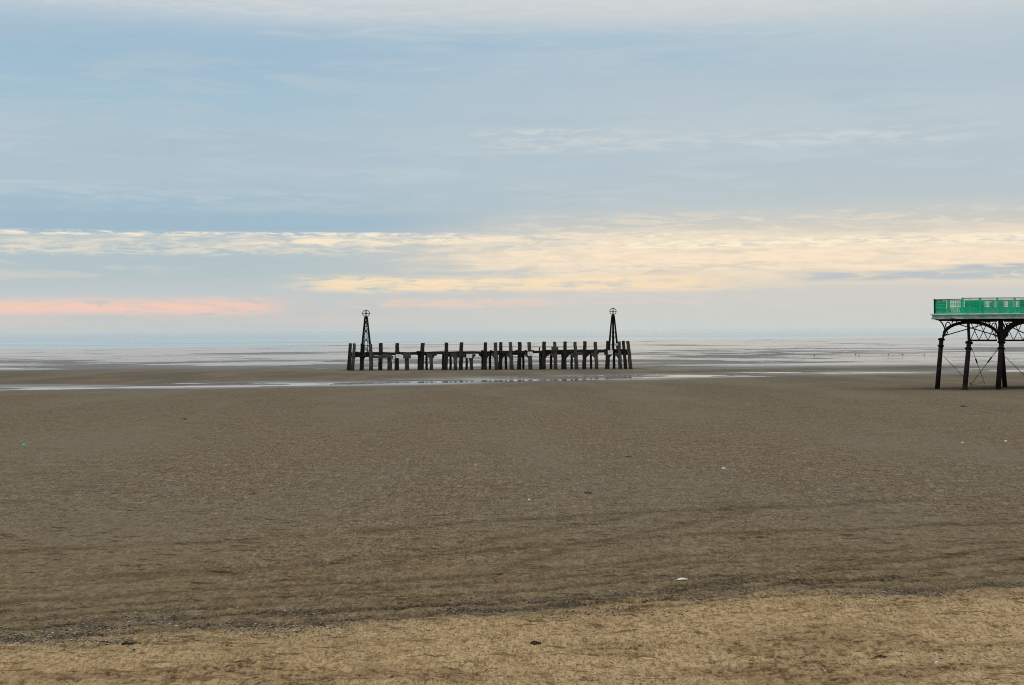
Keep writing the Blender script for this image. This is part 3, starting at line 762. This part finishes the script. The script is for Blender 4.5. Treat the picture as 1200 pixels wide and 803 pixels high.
# arches with scroll brackets
def arch(p0, p1, ztop, wd, name='arch_rib', half=False):
    bm = bmesh.new(); pts = []
    zc = p0.z
    for i in range(25):
        t = i / 24; a = math.pi * t
        q = p0.lerp(p1, .5 - .5 * math.cos(a)); q.z = p0.lerp(p1, t).z + (ztop - p0.z) * math.sin(a) ** .85
        pts.append(q)
    for a, b in zip(pts, pts[1:]): bar(bm, a, b + (b - a) * .1, .12, wd)
    obj(name, bm, iron, pier)
    return pts
ztopw = ZB - .14 - PO.z
pA = colA[1] + Vector((.12, -.05, .05)); pC = colC[1] + Vector((-.12, 0, .05)); pC2 = colC[1] + Vector((.15, 0, .05)); pE = colE[1] + Vector((-.15, 0, .05))
a1 = arch(pA, pC, ztopw, .26); a2 = arch(pC2, pE, ztopw, .46)
arch(colD[1], colF[1], ztopw, .2)
def scrolls(p, top, sgn, archpts, dirn):
    bm = bmesh.new()
    hh = top - p.z
    # S bracket rising from the capital
    pts = []
    for i in range(11):
        t = i / 10
        pts.append(p + Vector((-.03 * sgn, 0, 0)) + dirn * (sgn * (.10 + .22 * math.sin(math.pi * t * .9) - .42 * t * t)) * 1.0 + Vector((0, 0, hh * t)))
    tube(bm, pts, .06, 6)
    for cx, cz, rx, rz in ((.46, .66, .20, .30), (.98, .80, .20, .19), (1.40, .88, .14, .10), (.30, .30, .10, .16)):
        c = p + dirn * (sgn * cx) + Vector((0, 0, hh * cz))
        tube(bm, [c + dirn * (rx * math.cos(t)) + Vector((0, 0, rz * math.sin(t))) for t in np.linspace(0, 2 * math.pi, 15)[:-1]], .05, 6, closed=True)
    obj('scroll_bracket', bm, iron, pier, True)
dAC = (pC - pA); dAC.z = 0; dAC.normalize()
scrolls(pA + Vector((-.05, 0, 0)), ZB - PO.z, 1, a1, dAC); scrolls(pC, ZB - PO.z, -1, a1, dAC); scrolls(pC2, ZB - PO.z, 1, a2, Vector((1, 0, 0)))
scrolls(pE, ZB - PO.z, -1, a2, Vector((1, 0, 0)))
# deck joists seen under the fascia
for X0, X1, yj, hj in ((36.6, 75, 117.5, .20), (36.2, 75, 119.3, .22), (38.0, 75, 121.4, .22), (38.6, 75, 124.6, .22)):
    bm = bmesh.new(); bar(bm, W(X0, yj, ZB - hj / 2 + .07), W(X1, yj, ZB - hj / 2 + .07), .15, hj); obj('deck_joist', bm, iron, pier)
for i in range(18):
    bm = bmesh.new(); x_ = 36.9 + i * 1.0; bar(bm, W(x_, 117.3 + max(0, 37.5 - x_), ZB - .005), W(x_, 122.4 if x_ < 38.6 else 124.6, ZB - .005), .08, .13); obj('deck_joist', bm, iron, pier)
# lattice girder
def girder(x0, x1, yb, yt, Y0, Y1, n, phase=0):
    bm = bmesh.new(); a = Q(x0, yb, Y0); b = Q(x1, yb, Y1); c = Q(x0, yt, Y0); d_ = Q(x1, yt, Y1)
    bar(bm, a, b, .12, .15); bar(bm, c, d_, .10, .12)
    obj('girder_chord', bm, iron, pier)
    bm = bmesh.new()
    for i in range(n):
        t0, t1 = i / n, (i + 1) / n
        bar(bm, a.lerp(b, t0), c.lerp(d_, t1), .05); bar(bm, c.lerp(d_, t0), a.lerp(b, t1), .05)
    obj('lattice_brace', bm, iron, pier)
girder(1137, 1168, 399.0, 376.5, YB_ + .6, YB_ + .9, 3); girder(1177, 1242, 399.0, 376.5, YC + .4, YC + .3, 6)
# the pier carries on landward, bay after bay
xE = colE[1].x + PO.x; prevF, prevB = colE[1], colF[1]
while xE + 5.2 < 75:
    xE += 5.2
    tF, tB = W(xE, 117.5, prevF.z + PO.z), W(xE, YD, prevB.z + PO.z)
    column(W(xE - .25, 116.0, gzf(116.0)), tF, r=.22); column(W(xE + .25, 121.8, gzf(121.8)), tB)
    post(tF, W(xE, 117.5, ZB), .34); post(tB, W(xE, YD, ZB), .2)
    arch(prevF + Vector((.15, 0, .05)), tF + Vector((-.15, 0, .05)), ztopw, .46); arch(prevB, tB, ztopw, .2)
    prevF, prevB = tF, tB
# long tie bars and raking rods with turnbuckles
def rod(a, b, r, tb=None, name='tie_rod', mat=None):
    bm = bmesh.new(); tube(bm, [a, b], r, 6); o = obj(name, bm, mat or iron_rod, pier)
    if tb:
        bm = bmesh.new(); ax = (b - a).normalized(); L_ = (b - a).length
        lathe(bm, a + ax * (L_ * tb - .32), ax, [(0, r), (.05, .065), (.58, .065), (.64, r)], 8); obj('turnbuckle', bm, iron, o)
rod(Q(1107.5, 393.2, YA), Q(1152, 380.6, 122), .045, mat=iron); rod(Q(1121, 379.5, 122), Q(1168, 393.4, YC + .3), .045, mat=iron)
rod(Q(1178, 380, 122), Q(1206, 393.4, YC + .3), .045, mat=iron)
rod(Q(1138.6, 408, YB_), Q(1153.5, 449.5, 120.5), .022, .36); rod(Q(1169, 409.5, YC), Q(1137, 451, 117.2), .028, .30)
rod(Q(1105.6, 417.5, YA), Q(1129.5, 442.5, 117), .022); rod(Q(1177.5, 418, 121), Q(1206, 446, 118), .024)
rod(Q(1136.3, 449, 117.2), Q(1138.2, 451.6, 117.2), .05, name='rod_eye'); rod(Q(1138.2, 451.6, 117.2), Q(1151, 448, 119.5), .03, name='rod_link', mat=simple('yellowed rope', (.20, .17, .09), (.30, .26, .15), .9))

# ------------------------------------------------------------------ birds on the flats
m_bird = simple('grey brown plumage', (.05, .048, .045), (.11, .105, .10), .8, 20, .1, .005)
m_bill = simple('orange bill', (.35, .10, .03), (.4, .14, .04), .6, 20, .1, .005)
def make_bird():
    t = thing('wading_bird', 'x', 'bird', group='dark wading birds on the far wet flats')
    bm = bmesh.new()
    rings = []
    for x_, z_, ry, rz_ in ((-.24, .30, .008, .006), (-.17, .29, .045, .035), (-.07, .275, .085, .085), (.04, .28, .09, .095), (.12, .315, .06, .07), (.165, .365, .036, .04), (.19, .405, .042, .042), (.225, .412, .03, .03), (.245, .408, .012, .012)):
        rings.append([Vector((x_, ry * math.cos(a), z_ + rz_ * math.sin(a))) for a in np.linspace(0, 2 * math.pi, 13)[:-1]])
    loft(bm, rings); obj('body', bm, m_bird, t, True)
    bm = bmesh.new(); tube(bm, [(.24, 0, .408), (.32, 0, .395)], .011, 6, .004); obj('bill', bm, m_bill, t)
    for sy in (-1, 1):
        bm = bmesh.new(); tube(bm, [(-.02, sy * .035, .22), (-.03, sy * .04, .11), (-.005, sy * .04, .0), (.05, sy * .045, .004)], .009, 6); obj('leg', bm, m_bill, t)
    return t
spots = [(954, 418.6, 20, 'dark wading bird farthest left, alone on the wet flats left of the green pier'),
         (1002.5, 417.2, 200, 'dark wading bird standing just left of its close companion on the wet flats'),
         (1006.5, 417.8, 160, 'small dark wading bird standing just right of its close companion on the wet flats'),
         (1041, 416.8, 0, 'faint dark wading bird midway between the close pair and the next bird right'),
         (1057.5, 417.3, 170, 'dark wading bird second nearest the green pier on the wet flats'),
         (1083, 417.2, 30, 'dark wading bird nearest to the green pier columns on the wet flats')]
bird0 = None
for i, (px, py, rz, lab) in enumerate(spots):
    if i == 0: b = bird0 = make_bird()
    else:
        b = bird0.copy(); C.objects.link(b)
        for ch in bird0.children:
            c_ = ch.copy(); C.objects.link(c_); c_.parent = b
    b.location = G(px, py); b.rotation_euler = (0, 0, R(rz)); b['label'] = lab
    b.scale = (1.1,) * 3 if i != 2 else (.9,) * 3

# ------------------------------------------------------------------ strandline debris (nobody could count it)
def chips(name, pts, sizes, mats, mi, flat=.35):
    bm = bmesh.new()
    for (x_, y_), sz, q in zip(pts, sizes, mi):
        j = np.searchsorted(rows, y_); j = min(max(j, 0), nr - 1)
        z_ = float(np.interp(x_, Xg[j], Zg[j]))
        a0 = random.uniform(0, 6.28); n = random.choice((4, 5, 6)); el_ = random.uniform(.35, .9)
        tilt = random.uniform(-.5, .5); up = sz * flat * random.uniform(.5, 1.4)
        ca, sa = math.cos(a0), math.sin(a0)
        rim = []
        for i in range(n):
            a = i / n * 6.283; r_ = sz * random.uniform(.75, 1.15)
            lx, ly = r_ * math.cos(a), r_ * el_ * math.sin(a)
            rim.append(bm.verts.new((x_ + lx * ca - ly * sa, y_ + lx * sa + ly * ca, z_ + .002 + max(0, lx * tilt * .5))))
        top = bm.verts.new((x_ + random.uniform(-.2, .2) * sz, y_ + random.uniform(-.2, .2) * sz, z_ + up))
        for i in range(n):
            f = bm.faces.new((rim[i], rim[(i + 1) % n], top)); f.material_index = q
    return tag(obj(name, bm, mats), kind='stuff')
mus = simple('blue black mussel shell', (.017, .017, .018), (.052, .052, .054), .85, 30, .1, .003)
gsh = simple('grey shell grit', (.10, .105, .105), (.22, .22, .21), .7, 30, .1, .003)
wsh = simple('bleached white shell', (.38, .36, .33), (.62, .60, .56), .6, 30, .1, .003)
weed = simple('dried brown weed', (.022, .016, .010), (.07, .048, .027), .85, 30, .2, .005)
pts, sz, mi = [], [], []
NT_ = 120000
cx_ = rng.uniform(-10, 10, NT_); cy_ = wrack_y(cx_) + rng.normal(.45, .52, NT_)
dens = sstep(.42, .70, fbm(cx_ / .8, cy_ / .3, 80, 5)) * np.where(cx_ < 6.2, 1, .2) + .03
ok_ = np.nonzero(rng.uniform(0, 1, NT_) < dens)[0][:17000]
for i in ok_:
    x_, y_ = float(cx_[i]), float(cy_[i])
    pts.append((x_, y_)); sz.append(random.choice((.008, .010, .013, .019)) * random.uniform(.7, 1.25))
    r_ = random.random(); leftish = 1 if x_ < -1.5 else 0
    mi.append(0 if r_ < .44 else 1 if r_ < (.74 if leftish else .70) else 2 if r_ < (.83 if leftish else .72) else 3)
chips('strandline_shells', pts, sz, [mus, gsh, wsh, weed], mi)
pts, sz, mi = [], [], []
NF = 40000                                  # dark weed flecks: foreground and along the tide ridges
h_ = rng.uniform(0, 1, NF) < .5
fy = rng.uniform(14, 20.5, NF); fx = rng.uniform(-.45, .45, NF) * fy
gx = rng.uniform(-12, 12, NF); go = rng.choice([1.05, 1.9, .45, 2.6, 3.4, 5.6], NF); gy = wrack_y(gx) + go + rng.normal(0, 1, NF) * (.10 + .03 * go)
fx = np.where(h_, fx, gx); fy = np.where(h_, fy, gy)
ok_ = np.nonzero(fbm(fx / .7, fy / .35, 90, 4) > rng.uniform(.46, .66, NF))[0][:11000]
for i in ok_:
    pts.append((float(fx[i]), float(fy[i]))); sz.append(random.uniform(.005, .017)); mi.append(random.choice((0, 0, 0, 0, 1)))
chips('weed_flecks', pts, sz, [weed, mus], mi, .3)
pts, sz, mi = [], [], []
for _ in range(900):                         # pale broken shells out over the bare sand
    y_ = 15 * math.exp(random.uniform(0, 1.9)); x_ = random.uniform(-.40, .40) * y_
    pts.append((x_, y_)); sz.append(random.uniform(.006, .014) * (1 + y_ / 70)); mi.append(0 if random.random() < .5 else 1)
chips('shell_fragments', pts, sz, [wsh, gsh], mi, .4)

# ------------------------------------------------------------------ separate finds on the sand
def ground(px, py):
    p_ = G(px, py); j = min(max(int(np.searchsorted(rows, p_.y)), 0), nr - 1)
    p_.z = float(np.interp(p_.x, Xg[j], Zg[j])); return p_
pink = simple('faded pink plastic', (.62, .28, .22), (.75, .42, .36), .5, 20, .2, .004)
cyan = simple('turquoise plastic', (.12, .45, .50), (.25, .62, .66), .4, 20, .2, .004)
white = simple('white plastic and feather', (.66, .64, .60), (.80, .78, .74), .6, 20, .2, .004)
def crumple(name, px, py, w_, h_, mat, label, cat, seed):
    p_ = ground(px, py); bm = bmesh.new()
    blob(bm, (0, 0, h_ * .7), w_, w_ * .7, h_, 3, .55, 2.6, seed, seed)
    blob(bm, (w_ * .7, 0, h_ * .35), w_ * .5, w_ * .35, h_ * .45, 2, .5, 3, seed + 3, seed * 2)
    o = obj(name, bm, mat); o.location = p_; tag(o, label, cat); return o
crumple('plastic_scrap', 556.3, 547.5, .055, .05, pink, 'crumpled pink plastic scrap lying alone on bare sand left of centre', 'litter', 1)
crumple('plastic_scrap', 27.5, 522.5, .075, .05, cyan, 'crumpled turquoise plastic scrap on the sand near the left edge', 'litter', 2)
crumple('plastic_scrap', 847, 550.5, .055, .035, white, 'small crumpled white plastic scrap on bare sand below the right beacon tower', 'litter', 3)
crumple('shell', 619, 587, .035, .025, white, 'single white shell on bare sand beneath the middle of the jetty', 'shell', 4)
crumple('shell', 1178, 517, .06, .03, white, 'white shell on a paler shelly patch below the green pier', 'shell', 5)
crumple('shell', 1127, 519, .055, .03, white, 'white shell on the sand below the leftmost pier column', 'shell', 6)
crumple('pebble', 1095, 778, .022, .018, white, 'pale rounded pebble in the tan sand at bottom right', 'pebble', 7)
# long white feather: shaft with a curved vane
p_ = ground(796, 680.5); f_ = thing('feather', 'long white feather lying on brown sand just above the strandline right of centre', 'feather', p_ + Vector((0, 0, .012)), R(12))
bm = bmesh.new(); pts_ = [(-.11, 0, 0), (-.03, .006, .012), (.05, .006, .014), (.11, -.004, .004)]; tube(bm, pts_, .004, 6, .0015); obj('shaft', bm, white, f_)
bm = bmesh.new(); ring = []
for t in np.linspace(0, 1, 9):
    x_ = -.05 + .165 * t; w_ = .026 * math.sin(math.pi * (.12 + .88 * t)) ** .6
    ring.append([Vector((x_, -w_, .004 + .012 * math.sin(t * 3))), Vector((x_, 0, .016 + .006 * math.sin(t * 3))), Vector((x_ - .012, w_, .012 + .02 * math.sin(t * 3)))])
loft(bm, ring, caps=False, closed=False); obj('vane', bm, white, f_)
# driftwood stick at the edge of the strandline
p_ = ground(149, 755.5); bm = bmesh.new()
tube(bm, [(-.09, 0, .008), (-.03, .01, .015), (.03, -.006, .013), (.09, .012, .02)], .013, 8, .008); tube(bm, [(.02, 0, .015), (.05, .04, .035)], .006, 6, .003)
o = obj('driftwood_stick', bm, wood_dark); o.location = p_; tag(o, 'short dark driftwood stick on tan sand at the lower edge of the strandline', 'driftwood')
# heaps of weed
def weedheap(px, py, w_, h_, label, seed):
    p_ = ground(px, py); bm = bmesh.new(); w_ *= .75; h_ *= .65; rs = random.Random(seed)
    for i in range(26):
        x_, y_ = rs.gauss(0, w_ * .4), rs.gauss(0, w_ * .3); z_ = max(.004, h_ * (1 - (x_ / w_) ** 2 - (y_ / w_) ** 2) * rs.random())
        a = rs.uniform(0, 6.28); l = w_ * rs.uniform(.15, .45)
        tube(bm, [(x_ - l * math.cos(a), y_ - l * math.sin(a), .004), (x_, y_, z_), (x_ + l * math.cos(a + .5), y_ + l * math.sin(a + .5), .006)], .008 + w_ * .02, 5, .004)
    blob(bm, (0, 0, h_ * .25), w_ * .6, w_ * .45, h_ * .5, 2, .5, 3, seed)
    o = obj('seaweed_clump', bm, weed); o.location = p_; tag(o, label, 'seaweed', 'dark clumps of seaweed on the sand')
weedheap(625, 753, .10, .06, 'dark seaweed clump on tan sand just below the strandline at centre', 1)
weedheap(585, 671, .07, .04, 'small dark seaweed clump on brown sand a little above the strandline', 2)
weedheap(687, 577, .16, .05, 'flat dark seaweed clump on bare sand right of the white shell', 3)
weedheap(216, 491.5, .28, .10, 'dark seaweed clump left on the far sand below the tidal channel', 4)
weedheap(1128, 476.5, .30, .12, 'dark seaweed clump on the sand in front of the pier columns', 5)
weedheap(735, 535, .14, .05, 'small dark seaweed clump alone on the sand below the right beacon', 6)
weedheap(1030, 769, .09, .04, 'dark seaweed clump in the tan sand at lower right', 7)
scene.cycles.use_denoising = False; scene.cycles.filter_width = 1.05
scene.cycles.max_bounces = 5; scene.cycles.diffuse_bounces = 2; scene.cycles.glossy_bounces = 2
scene.cycles.use_adaptive_sampling = True; scene.cycles.adaptive_threshold = .02
scene.view_settings.view_transform = 'Standard'; scene.view_settings.look = 'None'
scene.view_settings.exposure = 0; scene.view_settings.gamma = 1
